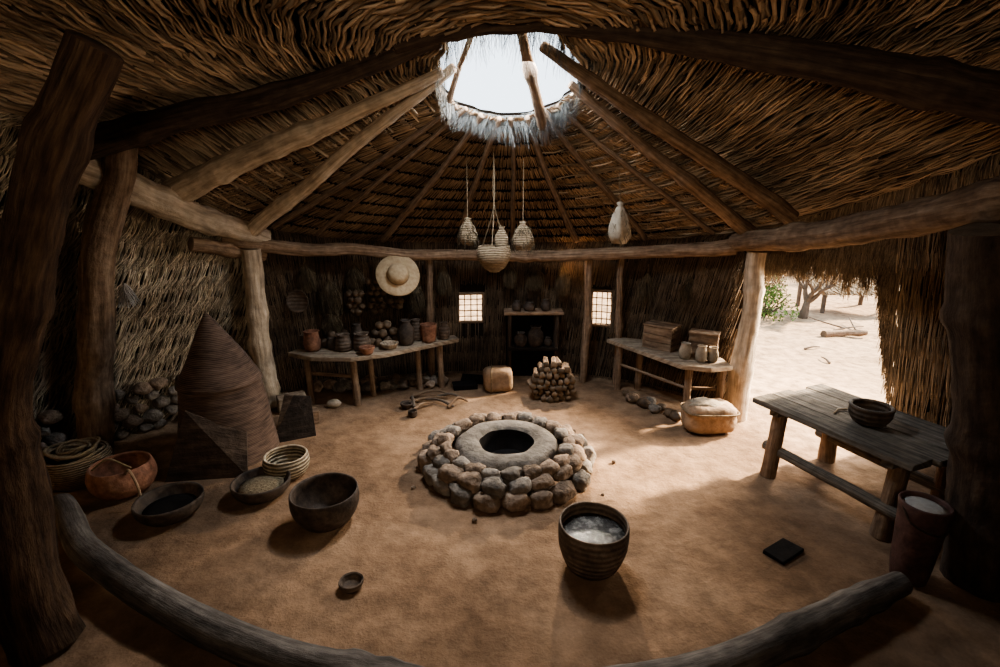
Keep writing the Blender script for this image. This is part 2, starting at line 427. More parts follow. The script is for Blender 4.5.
for i in range(6000):
    t=13+rd.random()
    if i%6==0: t=13+rd.random()*.09
    x=t-13; edge=max(0,(.09-x)/.09); droop=1.5*edge**.8+.12*max(0,(x-.8)/.2)
    top=2.0+rd.random()*(per(RIM,t).z-2.0)
    if edge>0 and rd.random()<.7: top=2.05-droop*rd.random()
    zb=top-.2-rd.random()*.28*(.5+1.0*abs(noise.noise(V((t*9,0,0)))))
    tt=lambda v:min(14,max(13,v))
    g.strand([Wl(t,top,.02),Wl(tt(t+rd.gauss(0,.006)),(top+zb)/2,.05),Wl(tt(t+rd.gauss(0,.012)),zb,.04+rd.random()*.04)],.005,1,.002)
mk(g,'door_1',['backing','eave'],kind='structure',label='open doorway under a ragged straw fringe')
for wi,(a,b,c,d) in enumerate(WINS):
    g=Geo(); P=lambda t,z:Wl(t,z,.0)
    for (t,z,t2,z2,r) in [(a,c,b,c,.022),(a,d,b,d,.022),(a,c,a,d,.022),(b,c,b,d,.022)]+\
        [(a+(b-a)*q/4,c,a+(b-a)*q/4,d,.008) for q in(1,2,3)]+[(a,c+(d-c)*q/5,b,c+(d-c)*q/5,.008) for q in(1,2,3,4)]:
        g.tube([P(t,z),P(t2,z2)],r,seg=8,step=.1,wob=.4,seed=int(t*99+z*10))
    mk(g,'window_%d'%(wi+1),'bark',kind='structure',label='small latticed window of lashed sticks')
g=Geo()
def fz(x,y):
    d=max(0,1-math.hypot(x-0,y-4)/12)
    return .02*noise.noise(V((x*.9,y*.9,0)))*d+ (.25*noise.noise(V((x*.25,y*.25,4)))+.16*noise.noise(V((x*1.1,y*1.1,2))) if math.hypot(x,y-3)>8 else 0)*.5
xs=[-30+i for i in range(24)]+[-6+12*i/90 for i in range(91)]+[6.3+.25*i for i in range(42)]+[17+i for i in range(25)]
ys=[-8,-5]+[-3+11.5*i/90 for i in range(91)]+[8.8+.25*i for i in range(40)]+[19+i for i in range(35)]
vs=[(x,y,fz(x,y)) for x in xs for y in ys]
m_=len(ys); fs=[[i*m_+j,(i+1)*m_+j,(i+1)*m_+j+1,i*m_+j+1] for i in range(len(xs)-1) for j in range(m_-1)]
g.add(vs,fs,0); mk(g,'floor','floor',kind='structure',label='packed brown earth floor running out to sand')

# ---------------------------------------------------------------- posts, beams, rafters
sd=[100]
def log(name,P,R,m,label,cat,group=None,knots=3,bend=.05,wob=.16,end='end'):
    sd[0]+=1
    g=Geo(); g.tube(P,R,seg=18,wob=wob,seed=sd[0],cap=1,step=.06,bend=bend,knots=knots)
    return mk(g,name,[m,end],label=label,cat=cat,group=group)
log('wooden_post',[(-3.0,6.08,0),(-3.03,6.08,1),(-3.0,6.08,2.03)],[.14,.12,.115],'pale','upright weathered round post holding the ring beam','post')
log('wooden_post',[(2.9,5.71,0),(2.93,5.71,1.1),(2.91,5.71,2.03)],[.14,.105,.10],'pale','upright pale log post at the doorway','post')
log('wooden_post',[(-4.24,4.72,0),(-3.96,4.76,1.5),(-3.48,4.88,3.12)],[.155,.145,.135],'bark','leaning weathered post against the palm wall','post')
log('wooden_post',[(-2.74,2.45,0),(-2.86,2.56,.9),(-2.78,2.6,1.6),(-2.42,2.6,2.4),(-1.90,2.62,3.30)],[.18,.155,.135,.125,.11],'orange','thick bent dark reddish trunk post leaning under the roof','post',end='orange')
log('wooden_post',[(3.38,2.95,0),(3.16,2.95,1.2),(2.84,2.95,2.44)],[.21,.20,.19],'dark','broad dark trunk post beside the table','post',wob=.1)
log('ring_beam',[(-3.25,5.98,2.14),(-2.2,6.5,2.0),(-1.0,6.85,1.92),(.3,6.95,1.88),(1.7,6.6,1.93),(2.75,5.9,2.07)],[.09,.08,.075,.075,.08,.095],'bark','long curved ring beam along the wall top','beam',bend=.08)
log('ring_beam',[(-2.9,6.25,2.13),(-3.35,5.5,2.46),(-3.78,4.65,2.92)],[.12,.145,.155],'pale','thick pale log beam above the palm wall','beam')
log('ring_beam',[(-2.95,6.3,1.92),(-3.45,5.65,2.12)],[.07,.085],'bark','short log tucked under the thick beam','beam')
log('ring_beam',[(2.75,5.9,2.12),(2.98,4.6,2.30),(2.95,3.2,2.55),(2.85,2.3,2.66)],[.11,.125,.13,.13],'bark','thick log beam over the doorway','beam')
RG='heavy rafters under the roof'
log('rafter',[(-.50,4.58,3.86),(-2.0,4.65,3.44),(-3.72,4.7,3.05)],[.06,.10,.13],'dark','heavy dark rafter log under the thatch','rafter',RG,end='dark',bend=.03)
log('rafter',[(-.52,4.93,3.70),(-2.0,5.19,3.17),(-3.42,5.45,2.66)],[.045,.10,.14],'pale','thick pale rafter log with knots','rafter',RG,end='bark',bend=.03)
log('rafter',[(-.42,4.97,3.75),(-1.7,5.52,2.99),(-3.0,6.08,2.22)],[.04,.07,.09],'pale','straight pale rafter log above a post','rafter',RG,end='bark',bend=.03)
log('rafter',[(.20,4.52,3.98),(1.75,3.85,3.60),(3.1,3.27,3.18),(3.9,2.9,2.95)],[.065,.11,.14,.15],'dark','heavy dark rafter log under the thatch','rafter',RG,end='dark',bend=.03)
log('rafter',[(.36,4.74,3.86),(1.7,5.06,3.15),(3.05,5.38,2.42)],[.045,.075,.09],'bark','long dark brown rafter log','rafter',RG,end='bark',bend=.03)
log('rafter',[(.66,5.12,3.64),(1.75,5.43,2.93),(2.88,5.75,2.20)],[.04,.065,.08],'bark','dark brown rafter log meeting the post','rafter',RG,end='bark',bend=.03)
log('rafter',[(.14,4.50,4.0),(.3,5.1,3.66),(.50,5.76,3.20)],[.04,.05,.055],'bark','short log crossing the smoke hole','rafter',RG,end='bark',bend=.02)
log('rafter',[(-.85,4.50,3.80),(-.1,4.50,3.97),(.65,4.46,3.95)],[.06,.08,.075],'dark','dark log bracing the smoke hole rim','rafter',RG,end='dark')
log('rafter',[(-.18,4.56,4.02),(-.42,5.15,3.70),(-.60,5.6,3.38)],[.02,.026,.03],'bark','thin pole crossing the smoke hole edge','rafter',RG,end='bark',bend=.02)
for i,t in enumerate([.2,.75,1.35,1.9,2.35,2.95,3.5,3.85]):
    r=.024+.010*((i*7)%3)/2
    log('roof_pole',[S(t,.0,.09),S(t+.03*(-1)**i,.5,.125),S(t,.93,.12)],[r,r*1.15,r*1.3],'bark','thin roof pole tied under the reed thatch','pole','thin poles under the thatch',knots=1,end='bark',bend=.03)
log('wooden_post',[(-1.0,6.95,0),(-1.0,6.97,1),(-.98,6.95,1.85)],.045,'bark','slim pole standing by the back wall','post')
log('wooden_post',[(1.22,6.95,0),(1.24,6.95,1),(1.22,6.85,1.85)],.055,'bark','slim pole standing between shelf and window','post')
log('wooden_post',[(1.68,6.85,.0),(1.66,6.85,1),(1.64,6.75,1.85)],.045,'bark','slim pole standing beside the window','post')
log('kerb_log',[(-3.75,3.75,.10),(-2.95,3.08,.10),(-1.95,2.55,.10),(-1.0,2.2,.10),(-.3,2.03,.10)],[.085,.095,.10,.10,.095],'kerb','curved weathered log lying along the floor edge','log',bend=.04,wob=.08,end='kerb')
log('kerb_log',[(.4,2.03,.10),(1.2,2.2,.10),(2.0,2.5,.10),(2.71,2.83,.09)],[.095,.10,.095,.075],'kerb','curved weathered log lying along the floor edge','log',bend=.04,wob=.08,end='kerb')

# ---------------------------------------------------------------- hearth
C=(.07,4.6)
g=Geo(); g.lathe((C[0],C[1],0),[(.53,0),(.52,.16),(.505,.23),(.46,.262),(.37,.270),(.31,.262),(.275,.235)],seg=48,wob=.07,wf=1.8)
g.lathe((C[0],C[1],0),[(.275,.235),(.265,.18),(.255,.03),(.2,.02),(.001,.02)],seg=48,wob=.07,wf=1.8,mi=1)
mk(g,'fire_pit',['slab','soot'],label='round grey sooty stone fire pit slab with dark hole',cat='fire pit')
g=Geo(); g.lathe((C[0],C[1],.025),[(.22,0),(.20,.02),(.12,.035),(.0,.04)],seg=32,wob=.1)
mk(g,'ash',['soot'],label='black ash filling the fire pit hole',cat='ash',kind='stuff')
rr=random.Random(11)
for ring,(R,z,n,sx,sz) in enumerate([(.80,.07,21,.17,.16),(.705,.165,20,.16,.13),(.61,.215,21,.13,.11)]):
    for i in range(n):
        an=2*PI*(i+.5*ring)/n+rr.uniform(-.03,.03); r=R+rr.uniform(-.02,.025); s=rr.uniform(.85,1.18)
        g=Geo(); g.softbox((C[0]+r*math.cos(an),C[1]+r*math.sin(an),z),(sx*.98*s,2*PI*R/n*1.0*rr.uniform(.85,1.08),sz*s),rz=an+rr.uniform(-.2,.2),seed=rr.randint(0,9999),e=4.6,amp=.22,cuts=9)
        mk(g,'hearth_stone','stone' if rr.random()<.3 else 'rstone',label='rough blocky grey brown stone stacked round the fire pit',cat='stone',group='stones ringing the fire pit')
for i in range(8):
    an=rr.uniform(0,2*PI); r=rr.uniform(.98,1.12); s=rr.uniform(.015,.028)
    g=Geo(); g.rock((C[0]+r*math.cos(an),C[1]+r*math.sin(an),s*.6),(s,s,s*.8),seed=rr.randint(0,9999))
    mk(g,'pebble','rstone',label='small pebble lying by the fire pit',cat='stone',group='pebbles near the fire pit')

# ---------------------------------------------------------------- vessels
def bowlprof(rt,rb,h,th=.025,belly=0.0,lip=.0):
    P=[(0.001,0),(rb*.9,0),(rb,.012)]
    for i in range(1,9):
        u=i/8; r=rb+(rt-rb)*(u**.7)+belly*math.sin(PI*u); P.append((r,h*u))
    P[-1]=(rt+lip,h)
    P+= [(rt+lip-.004,h+.008),(rt-th*.6,h+.008),(rt-th,h-.004)]
    for i in range(7,0,-1):
        u=i/8; r=rb+(rt-rb)*(u**.7)+belly*math.sin(PI*u)-th; P.append((max(r,.01),h*u+.01))
    P+=[(.001,h*.1+.01)]
    return P
def bowl(name,x,y,rt,rb,h,m,label,cat='bowl',z=0,belly=0,lip=0,wob=.03,th=.025,group=None,seed=1):
    g=Geo(); g.lathe((x,y,z),bowlprof(rt,rb,h,th,belly,lip),wob=wob,seed=seed,seg=40)
    return mk(g,name,m,label=label,cat=cat,group=group)
def fill(name,x,y,z,r,m,label,cat,bulge=.03):
    g=Geo(); g.lathe((x,y,z-.05),[(r*.9,0),(r,.05),(r*.7,.05+bulge*.6),(r*.35,.05+bulge),(.001,.05+bulge)],wob=.03,seg=28)
    mk(g,name,m,label=label,cat=cat,kind='stuff')
bowl('tub',.67,3.1,.25,.16,.37,'bclay','tall dark clay tub filled with murky water','tub',belly=.025,th=.02)
fill('water',.67,3.1,.29,.228,'water','murky water standing in the tub','water',.0)
bowl('bowl',-1.44,3.62,.27,.15,.3,'clay','deep dark clay bowl standing empty',belly=.035,th=.018)
bowl('bowl',-2.16,4.02,.25,.15,.15,'clay','wide dark bowl holding light grain',belly=.02)
fill('grain',-2.16,4.02,.10,.19,'grain','pale grain heaped in the wide bowl','grain')
bowl('basket',-2.07,4.36,.20,.14,.22,'pbasket','small pale banded woven basket','basket',belly=.03)
bowl('bowl',-2.80,3.72,.26,.16,.16,'clay','shallow black clay bowl on the floor',belly=.02,seed=5)
fill('porridge',-2.80,3.72,.08,.2,'soot','dark residue in the shallow black bowl','food',.01)
e=thing('clay_pot',(-3.45,4.08,0),'reddish brown clay pot with rope strap handle','pot')
g=Geo(); g.lathe((-3.45,4.08,0),bowlprof(.24,.17,.28,.025,.05),wob=.04,seed=9,seg=40); mk(g,'body','terra',parent=e)
g=Geo(); g.tube([(-3.29,3.92,.27),(-3.2,3.86,.34),(-3.12,3.82,.2),(-3.1,3.8,.03)],.012,seg=8,step=.03); mk(g,'strap','leather',parent=e,label='tan hide strap')
g=Geo(); g.tube([(-3.62,3.98,.28),(-3.5,4.02,.36),(-3.32,4.02,.28)],.009,seg=8,step=.03); mk(g,'handle','rope',parent=e)
bowl('basket',-4.0,4.25,.26,.2,.3,'basket','round woven basket heaped with rope','basket',belly=.05)
g=Geo()
for k in range(9):
    r=.06+.02*k; z=.30+.02*((k*5)%4); pts=[(-4.0+r*math.cos(a*PI/6),4.25+r*math.sin(a*PI/6),z+.02*math.sin(a+k)) for a in range(13)]
    g.tube(pts,.014,seg=7,step=.04)
mk(g,'rope_coil','rope',label='coiled fibre rope lying in the basket',cat='rope')
bowl('dish',-1.03,2.9,.085,.065,.05,'bclay','small round dish lying on the earth','dish',th=.012)
# tall conical basket
KX,KY=-2.88,4.85
e=thing('storage_basket',(KX,KY,0),'tall dark brown conical woven storage basket with pointed lid','basket')
def kr(z): return .485-.115*(z/.84)
g=Geo(); g.lathe((KX,KY,0),[(kr(.84*i/44)*(1+.002*(-1)**i),.84*i/44) for i in range(45)]+[(.05,.84)],wob=.02,seg=56); mk(g,'body','cone',parent=e)
prof=[(.37,.79),(.397,.80)]
for i in range(1,41):
    u=i/40; prof.append((.396*(1-u)**.93*(1+.002*(-1)**i)+.004,.805+.72*u))
prof.append((.001,1.53))
g=Geo(); g.lathe((KX,KY,0),prof,wob=.02,seg=56)
g.v=[(x-.05*max(0,z-1.05)/.5,y,z) for x,y,z in g.v]; mk(g,'lid','cone',parent=e,label='pointed woven lid')
def flat(pts,th,name,m,parent,label):
    g=Geo(); o=V((.01,-th,0)); A,B,D,E=[V(p) for p in pts]
    g.add([A,B,D,E,A+o,B+o,D+o,E+o],[[0,1,2,3],[7,6,5,4],[0,4,5,1],[1,5,6,2],[2,6,7,3],[3,7,4,0]],0,[[(0,0),(.1,.6),(.5,.6),(.5,0)]]*6)
    return mk(g,name,m,parent=parent,smooth=False,label=label)
flat([(-3.20,4.26,0),(-2.46,4.36,0),(-2.52,4.56,.36),(-3.00,4.42,.66)],.03,'panel','dark',e,'dark flat hide panel at the base')

g=Geo(); g.box((2.16,3.25,.016),(.28,.16,.025),rz=.55,jit=.005); mk(g,'slab','soot',label='small flat black slab lying on the floor',cat='slab',smooth=False,bevel=.005)

BX,BY=2.90,2.99
e=thing('bucket',(BX,BY,0),'faded dark red bucket filled with white powder','bucket')
g=Geo(); g.lathe((BX,BY,0),bowlprof(.145,.105,.60,.015,.0,.006),wob=.015); mk(g,'body','pink',parent=e)
g=Geo(); g.tube([(BX-.145,BY,.57),(BX-.14,BY-.09,.50),(BX,BY-.155,.45),(BX+.12,BY-.09,.5),(BX+.145,BY,.57)],.007,seg=8,step=.03); mk(g,'handle','dark',parent=e)
fill('powder',BX,BY,.575,.128,'white','white powder filling the red bucket','powder')

# ---------------------------------------------------------------- table by the doorway
A=V((2.45,4.5,0)); e1=V((.371,-.928,0)); e2=V((.928,.371,0)); rz=math.atan2(e1.y,e1.x)
cen=A+e1*.7+e2*.5
e=thing('table',cen,'rough grey plank trestle table by the doorway','table')
g=Geo(); w=1.0/4
for k in range(4):
    c=A+e1*(.7+random.uniform(-.03,.03))+e2*(w*(k+.5)); g.box((c.x,c.y,.725),(1.42+random.uniform(-.06,.06),w-.014,.055),rz=rz,jit=.010)
mk(g,'tabletop','grey',parent=e,smooth=False,bevel=.008)
for a,b in((.2,.15),(1.2,.22),(.2,.85),(1.2,.85)):
    p=A+e1*a+e2*b; o=(e2*(-.06 if b<.5 else .06))
    g=Geo(); q=p+o; g.tube([(q.x,q.y,0),(p.x,p.y,.70)],[.075,.065],seg=10,wob=.15,seed=int(a*10+b*3),cap=1); mk(g,'leg',['bark','end'],parent=e)
for b in (.13,.87):
    p=A+e1*.1+e2*b; q=A+e1*1.32+e2*b
    g=Geo(); g.tube([(p.x,p.y,.28),(q.x,q.y,.26)],.05,seg=10,seed=int(b*9),cap=1); mk(g,'stretcher',['grey','end'],parent=e)
for a in (.2,1.2):
    p=A+e1*a+e2*.05; q=A+e1*a+e2*.95
    g=Geo(); g.box(((p+q)/2+V((0,0,.665))),(.92,.09,.06),rz=math.atan2(e2.y,e2.x)); mk(g,'crosspiece','grey',parent=e,smooth=False,bevel=.006)
bowl('bowl',3.14,3.92,.155,.10,.16,'bclay','dark clay bowl standing on the plank table',z=.756,belly=.02,lip=.01)
g=Geo(); g.tube([(2.98,4.12,.767),(3.1,4.2,.772),(3.3,4.14,.767)],.009,seg=8); mk(g,'stick','pale',label='small carved stick on the plank table',cat='stick')

# ---------------------------------------------------------------- left bench
e=thing('bench',(-1.7,6.4,0),'long curved plank bench against the back wall','bench')
g=Geo(); g.prism([(-2.72,6.12),(-2.35,5.93),(-1.85,5.9),(-1.45,6.08),(-1.0,6.45),(-.58,6.80),(-.66,6.98),(-1.3,6.78),(-1.9,6.5),(-2.6,6.4)],.65,.71); mk(g,'seat','plank',parent=e,smooth=False,bevel=.01)
for x,y,r in((-2.5,6.15,.045),(-1.88,6.08,.05),(-1.75,6.4,.04),(-.85,6.72,.045),(-1.15,6.65,.04)):
    g=Geo(); g.tube([(x+.02,y,0),(x,y,.65)],[r,r*.9],seg=10,seed=int(x*9)); mk(g,'leg','bark',parent=e)
g=Geo(); g.tube([(-2.5,6.2,.4),(-1.85,6.12,.38)],.025,seg=8); mk(g,'stretcher','bark',parent=e)

def jar(x,y,z,r,h,m,label,cat='pot',neck=.6,group=None,seed=0):
    P=[(.001,0),(r*.7,0),(r*.9,h*.12),(r,h*.4),(r*.92,h*.65),(r*neck,h*.86),(r*neck,h*.93),(r*(neck+.12),h),(r*(neck+.02),h*1.0),(r*(neck-.12),h*.93),(r*(neck-.12),h*.5),(.001,h*.45)]
    g=Geo(); g.lathe((x,y,z),P,wob=.03,seed=seed,seg=28); return mk(g,'pot' if cat=='pot' else cat,m,label=label,cat=cat,group=group)
BZ=.712
jar(-2.42,6.2,BZ,.11,.26,'terra','reddish clay pot on the curved bench',neck=.8)
jar(-2.56,6.3,BZ,.07,.18,'clay','small dark clay pot beside the reddish pot',neck=.7)
jar(-2.2,6.28,BZ,.07,.15,'clay','small dark clay pot on the curved bench',neck=.7)
jar(-2.02,6.2,BZ,.11,.22,'bclay','dark round clay pot on the curved bench',neck=.7,seed=3)
jar(-1.80,6.25,BZ,.12,.22,'bclay','brown banded clay pot on the curved bench',neck=.75,seed=4)
jar(-1.90,6.43,BZ,.08,.3,'clay','tall dark clay pot behind the banded pot',neck=.6,seed=7)
bowl('bowl',-1.68,6.05,.10,.06,.09,'terra','small reddish bowl on the curved bench',z=BZ)
bowl('bowl',-1.45,6.3,.12,.07,.07,'plank','low wooden bowl on the curved bench',z=BZ)
jar(-1.26,6.48,BZ,.11,.34,'clay','tall dark clay jug on the curved bench',neck=.55)
jar(-1.16,6.68,BZ,.09,.3,'bclay','brown clay jar near the wall on the bench',neck=.6)
bowl('bucket',-.98,6.63,.115,.09,.24,'terra','small rusty bucket on the curved bench','bucket',z=BZ,th=.012)
jar(-.78,6.76,BZ,.08,.24,'bclay','brown clay jug on the curved bench',neck=.5)
rr=random.Random(44)
for i,(x,y,lv) in enumerate(((-2.32,6.36,0),(-2.12,6.42,0),(-2.22,6.40,1),(-1.72,6.46,0),(-1.62,6.40,0),(-1.52,6.50,0),(-1.67,6.47,1),(-1.57,6.47,1),(-1.42,6.60,0),(-1.46,6.57,1),(-1.61,6.49,2),(-1.52,6.52,2),(-2.02,6.44,0),(-2.07,6.45,1))):
    s=rr.uniform(.058,.068); g=Geo(); g.rock((x,y,BZ+.055+.105*lv),(s,s,s*.92),seed=rr.randint(0,999),amp=.1); mk(g,'gourd','gourd',label='small round dry gourd heaped on the curved bench',cat='gourd',group='gourds on the bench')
def bunch(name,x,y,z,L,W,label,cat,m='dryherb',rope=.0,n=160,group=None,flare=1,r=.006):
    e=thing(name,(x,y,z-L),label,cat,group)
    g=Geo()
    for i in range(n):
        a=rd.random()*2*PI; q_=math.sqrt(rd.random()); rr_=W*q_; l=L*(.6+.4*rd.random())
        p=V((x,y,z)); q=V((x+rr_*math.cos(a),y+rr_*math.sin(a)*.7,z-l*.55)); k=V((x+rr_*math.cos(a+.3)*(1.1*flare),y+rr_*.7*math.sin(a+.3)*flare,z-l))
        g.strand([p,p.lerp(q,.5)+V((rd.gauss(0,.012),rd.gauss(0,.012),0)),q,k],r,0,r*.6)
    mk(g,'stalks',m,parent=e)
    if rope:
        g=Geo(); g.tube([(x,y,z-.03),(x+.005,y+.01,z+rope)],.006,seg=6,step=.1); mk(g,'cord','rope',parent=e)
    return e
for x,y,z,L,W in((-2.3,6.68,1.55,.5,.15),(-2.30,6.66,1.1,.35,.14),(-1.2,7.0,1.5,.5,.13),(-1.35,7.02,1.75,.35,.12),(-2.55,6.55,1.8,.4,.12),(-.8,7.1,1.7,.45,.1),(-2.0,6.85,1.75,.4,.13)):
    bunch('dried_bunch',x,y,z,L,W,'bunch of dried herbs hanging on the wall','herbs',n=240,group='herb bunches above the bench',rope=.1)
rr=random.Random(33)
for x,y,z0,rws in ((-1.98,6.76,1.42,4),(-1.70,6.84,1.58,6),(-1.46,6.92,1.46,4)):
    e=thing('gourd_cluster',(x,y,z0-.09*rws),'cluster of small dark dry gourds hanging on the wall','gourds','gourd clusters above the bench')
    for k in range(rws):
        for q in range(2 if k%2 else 3):
            s=rr.uniform(.045,.06); g=Geo(); g.rock((x+(q-(.5 if k%2 else 1))*.085+rr.uniform(-.012,.012),y-.03+rr.uniform(-.05,.02),z0-.06-.082*k),(s,s,s*.92),seed=rr.randint(0,999),amp=.15); mk(g,'gourd','gourd',parent=e)
    g=Geo(); g.tube([(x,y+.03,z0-.08*rws),(x,y+.03,z0+.15)],.007,seg=6); mk(g,'cord','rope',parent=e)
def disc(x,y,z,r,m,label,name='basket_tray'):
    t_=Matrix.Rotation(math.radians(80),3,'X')
    g=Geo(); g.lathe((x,y,z),[(.001,0),(r*.6,.005),(r*.9,.03),(r,.055),(r*.97,.06),(r*.86,.04),(r*.6,.02),(.001,.015)],seg=32,wob=.03,mtx=t_)
    mk(g,name,m,label=label,cat='tray')
disc(-2.66,6.50,1.3,.15,'bclay','round woven tray hung on the reed wall')
bunch('dried_bunch',.15,7.15,1.75,.4,.1,'dark dried bunch hanging above the shelf','herbs',n=120,rope=.1)
bunch('dried_bunch',.5,7.2,1.7,.4,.13,'dark dried bunch hanging above the shelf','herbs',n=140,rope=.1)
bunch('dried_bunch',.9,7.1,1.7,.45,.1,'dark dried bunch hanging above the shelf','herbs',n=120,rope=.1)
bunch('dried_bunch',2.0,6.75,1.65,.45,.12,'dark dried bunch hanging above the plank bench','herbs',n=140,rope=.1)
bunch('dried_bunch',2.45,6.4,1.65,.4,.12,'dark dried bunch hanging above the plank bench','herbs',n=140,rope=.1)

# ---------------------------------------------------------------- shelf on the back wall
e=thing('shelf',(.48,7.12,0),'low dark wooden shelf stand against the back wall','shelf')
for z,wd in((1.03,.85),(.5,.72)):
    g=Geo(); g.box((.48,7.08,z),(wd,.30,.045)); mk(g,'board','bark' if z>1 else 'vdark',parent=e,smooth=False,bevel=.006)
for x in(.14,.82):
    for y in(6.99,7.17):
        g=Geo(); g.tube([(x,y,0),(x,y,1.01)],.03,seg=8,seed=int(x*9)); mk(g,'post','dark',parent=e)
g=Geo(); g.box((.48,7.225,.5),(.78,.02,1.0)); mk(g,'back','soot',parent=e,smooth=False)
SG='dark pots on the shelf stand'
for x,z,r,h in ((.24,1.055,.07,.14),(.42,1.055,.09,.12),(.66,1.055,.07,.16),(.30,.525,.10,.20),(.52,.525,.12,.3),(.70,.525,.06,.13)):
    jar(x,7.05,z,r,h,'clay','dark clay pot standing on the shelf',group=SG,seed=int(x*50))

# ---------------------------------------------------------------- right bench
e=thing('bench',(2.2,6.3,0),'rough plank bench along the wall by the doorway','bench')
g=Geo(); g.prism([(1.50,6.78),(2.15,5.62),(2.45,5.50),(2.74,5.58),(2.74,5.9),(2.1,6.70),(1.75,6.86)],.65,.71); mk(g,'seat','plank',parent=e,smooth=False,bevel=.01)
for x,y in((2.28,5.70),(2.66,5.66),(1.66,6.65),(1.95,6.66)):
    g=Geo(); g.tube([(x,y,0),(x,y,.65)],.045,seg=10,seed=int(x*9)); mk(g,'leg','bark',parent=e)
for (a,b) in (((2.28,5.7),(1.66,6.65)),((2.28,5.72),(2.66,5.68))):
    g=Geo(); g.tube([(*a,.38),(*b,.38)],.022,seg=8); mk(g,'stretcher','bark',parent=e)
def crate(x,y,z,sx,sy,sz,rz,m,label,name='crate',n=3,lid=False,jit=.002):
    e=thing(name,(x,y,z),label,'box')
    R=Matrix.Rotation(rz,3,'Z')
    for dx,dy,wx,wy in((0,-sy/2,sx,.015),(0,sy/2,sx,.015),(-sx/2,0,.015,sy),(sx/2,0,.015,sy)):
        g=Geo(); h=sz/n
        for k in range(n):
            c=R@V((dx,dy,0)); g.box((x+c.x,y+c.y,z+h*(k+.5)),(wx,wy,h-.008),rz=rz,jit=jit)
        mk(g,'side',m,parent=e,smooth=False)
    g=Geo(); g.box((x,y,z+.01),(sx-.02,sy-.02,.015),rz=rz); mk(g,'bottom',m,parent=e,smooth=False)
    if lid: 
        g=Geo(); g.box((x,y,z+sz+.012),(sx+.03,sy+.03,.02),rz=rz); mk(g,'lid',m,parent=e,smooth=False,bevel=.004)
    return e
crate(2.12,6.33,.712,.38,.26,.30,-.75,'bark','dark wooden box standing on the plank bench',lid=True)
crate(2.55,6.02,.712,.32,.2,.28,-.5,'bark','brown slatted crate standing on the bench','crate',lid=True)
for i,(x,y,r,h) in enumerate(((2.27,5.86,.075,.2),(2.42,5.74,.07,.2),(2.56,5.74,.065,.18))):
    jar(x,y,.712,r,h,'cloth','pale stoneware jar on the bench','jar',neck=.7,group='pale jars on the bench',seed=i)
e=thing('sack',(2.42,5.36,0),'boxy tan hide sack stuffed with pale cloth','sack')
g=Geo(); g.softbox((2.42,5.36,.17),(.56,.36,.34),rz=.05,seed=3,amp=.07,e=6); mk(g,'body','leather',parent=e)
g=Geo(); g.rock((2.40,5.36,.32),(.22,.13,.06),seed=5,amp=.35,fr=3); mk(g,'cloth','cloth',parent=e,label='crumpled pale cloth at the sack mouth')
g=Geo(); g.tube([(2.42+.30*math.copysign(abs(math.cos(a*PI/10))**.5,math.cos(a*PI/10)),5.36+.20*math.copysign(abs(math.sin(a*PI/10))**.5,math.sin(a*PI/10)),.26) for a in range(21)],.01,seg=6,step=.04); mk(g,'cord','rope',parent=e)
rr=random.Random(5)
for i in range(16):
    x=1.65+rr.uniform(0,.5); y=6.35-(x-1.65)*1.3+rr.uniform(-.1,.2); s=rr.uniform(.05,.09)
    g=Geo(); g.rock((x,y,s*.7),(s,s,s*.8),seed=rr.randint(0,999)); mk(g,'stone',rr.choice(['stone','rstone']) if i%4==0 else 'gourd',label='dark lumpy stone under the plank bench',cat='stone',group='stones under the plank bench')

# ---------------------------------------------------------------- middle back things
e=thing('hide_bale',(-.03,6.62,0),'tan leather bale tied with cord','bale')
g=Geo(); g.softbox((-.03,6.62,.17),(.40,.28,.34),rz=.2,seed=8,e=6,amp=.06); mk(g,'body','leather',parent=e)
g=Geo(); g.tube([(-.12,6.45,.0+.02),(-.12,6.44,.2),(-.12,6.47,.345),(-.12,6.7,.35)],.008,seg=6,step=.04); mk(g,'cord','rope',parent=e)
for i,(x,y,rz) in enumerate(((-.50,6.70,.2),(-.40,6.96,-.1))):
    g=Geo(); g.box((x,y,.04),(.34,.2,.07),rz=rz,jit=.01); mk(g,'tray','soot',label='flat black box on the floor',cat='tray',smooth=False,bevel=.008)
rr=random.Random(8)
z=.048
for row,(cnt,xo) in enumerate([(6,0),(7,.02),(7,-.01),(7,.01),(6,-.01),(5,.01),(3,0)]):
    for k in range(cnt):
        x=.70+xo+(k-(cnt-1)/2)*.084+rr.uniform(-.008,.008); rad=abs(k-(cnt-1)/2)/3.5; y=6.15+rr.uniform(-.03,.03)+.10*rad**2+.05*(row/6)**2; r=rr.uniform(.036,.048)
        g=Geo(); g.tube([(x,y,z+rr.uniform(-.008,.008)),(x+rr.uniform(-.02,.02),y+.22,z)],r,seg=9,wob=.6,seed=rr.randint(0,999),cap=1,step=.06)
        mk(g,'firewood_log',['bark','end'],label='short split log in the firewood stack',cat='firewood',group='logs in the firewood stack')
    z+=.078
for i,(u,v_,a,L) in enumerate(((-.95,6.2,.3,.5),(-.8,6.1,2.6,.45),(-1.0,5.95,.9,.35),(-.65,6.25,-.3,.4),(-.9,6.35,.05,.55),(-1.15,6.1,1.9,.3),(-.55,6.05,.7,.3))):
    g=Geo(); dx=math.cos(a)*L/2;dy=math.sin(a)*L/2
    g.tube([(u-dx,v_-dy,.03),(u,v_+.03,.045+.01*i),(u+dx,v_+dy,.03)],[.022,.012],seg=8,wob=.2,seed=i,step=.05)
    mk(g,'kindling_stick','drytwig' if i%2 else 'bark',label='crooked dry stick lying on the floor',cat='stick',group='kindling on the floor')
bowl('cup',-1.08,5.72,.06,.045,.08,'clay','small clay cup lying by the kindling','cup',th=.01)
bowl('bowl',-1.2,5.98,.085,.05,.07,'clay','small dark bowl by the kindling')
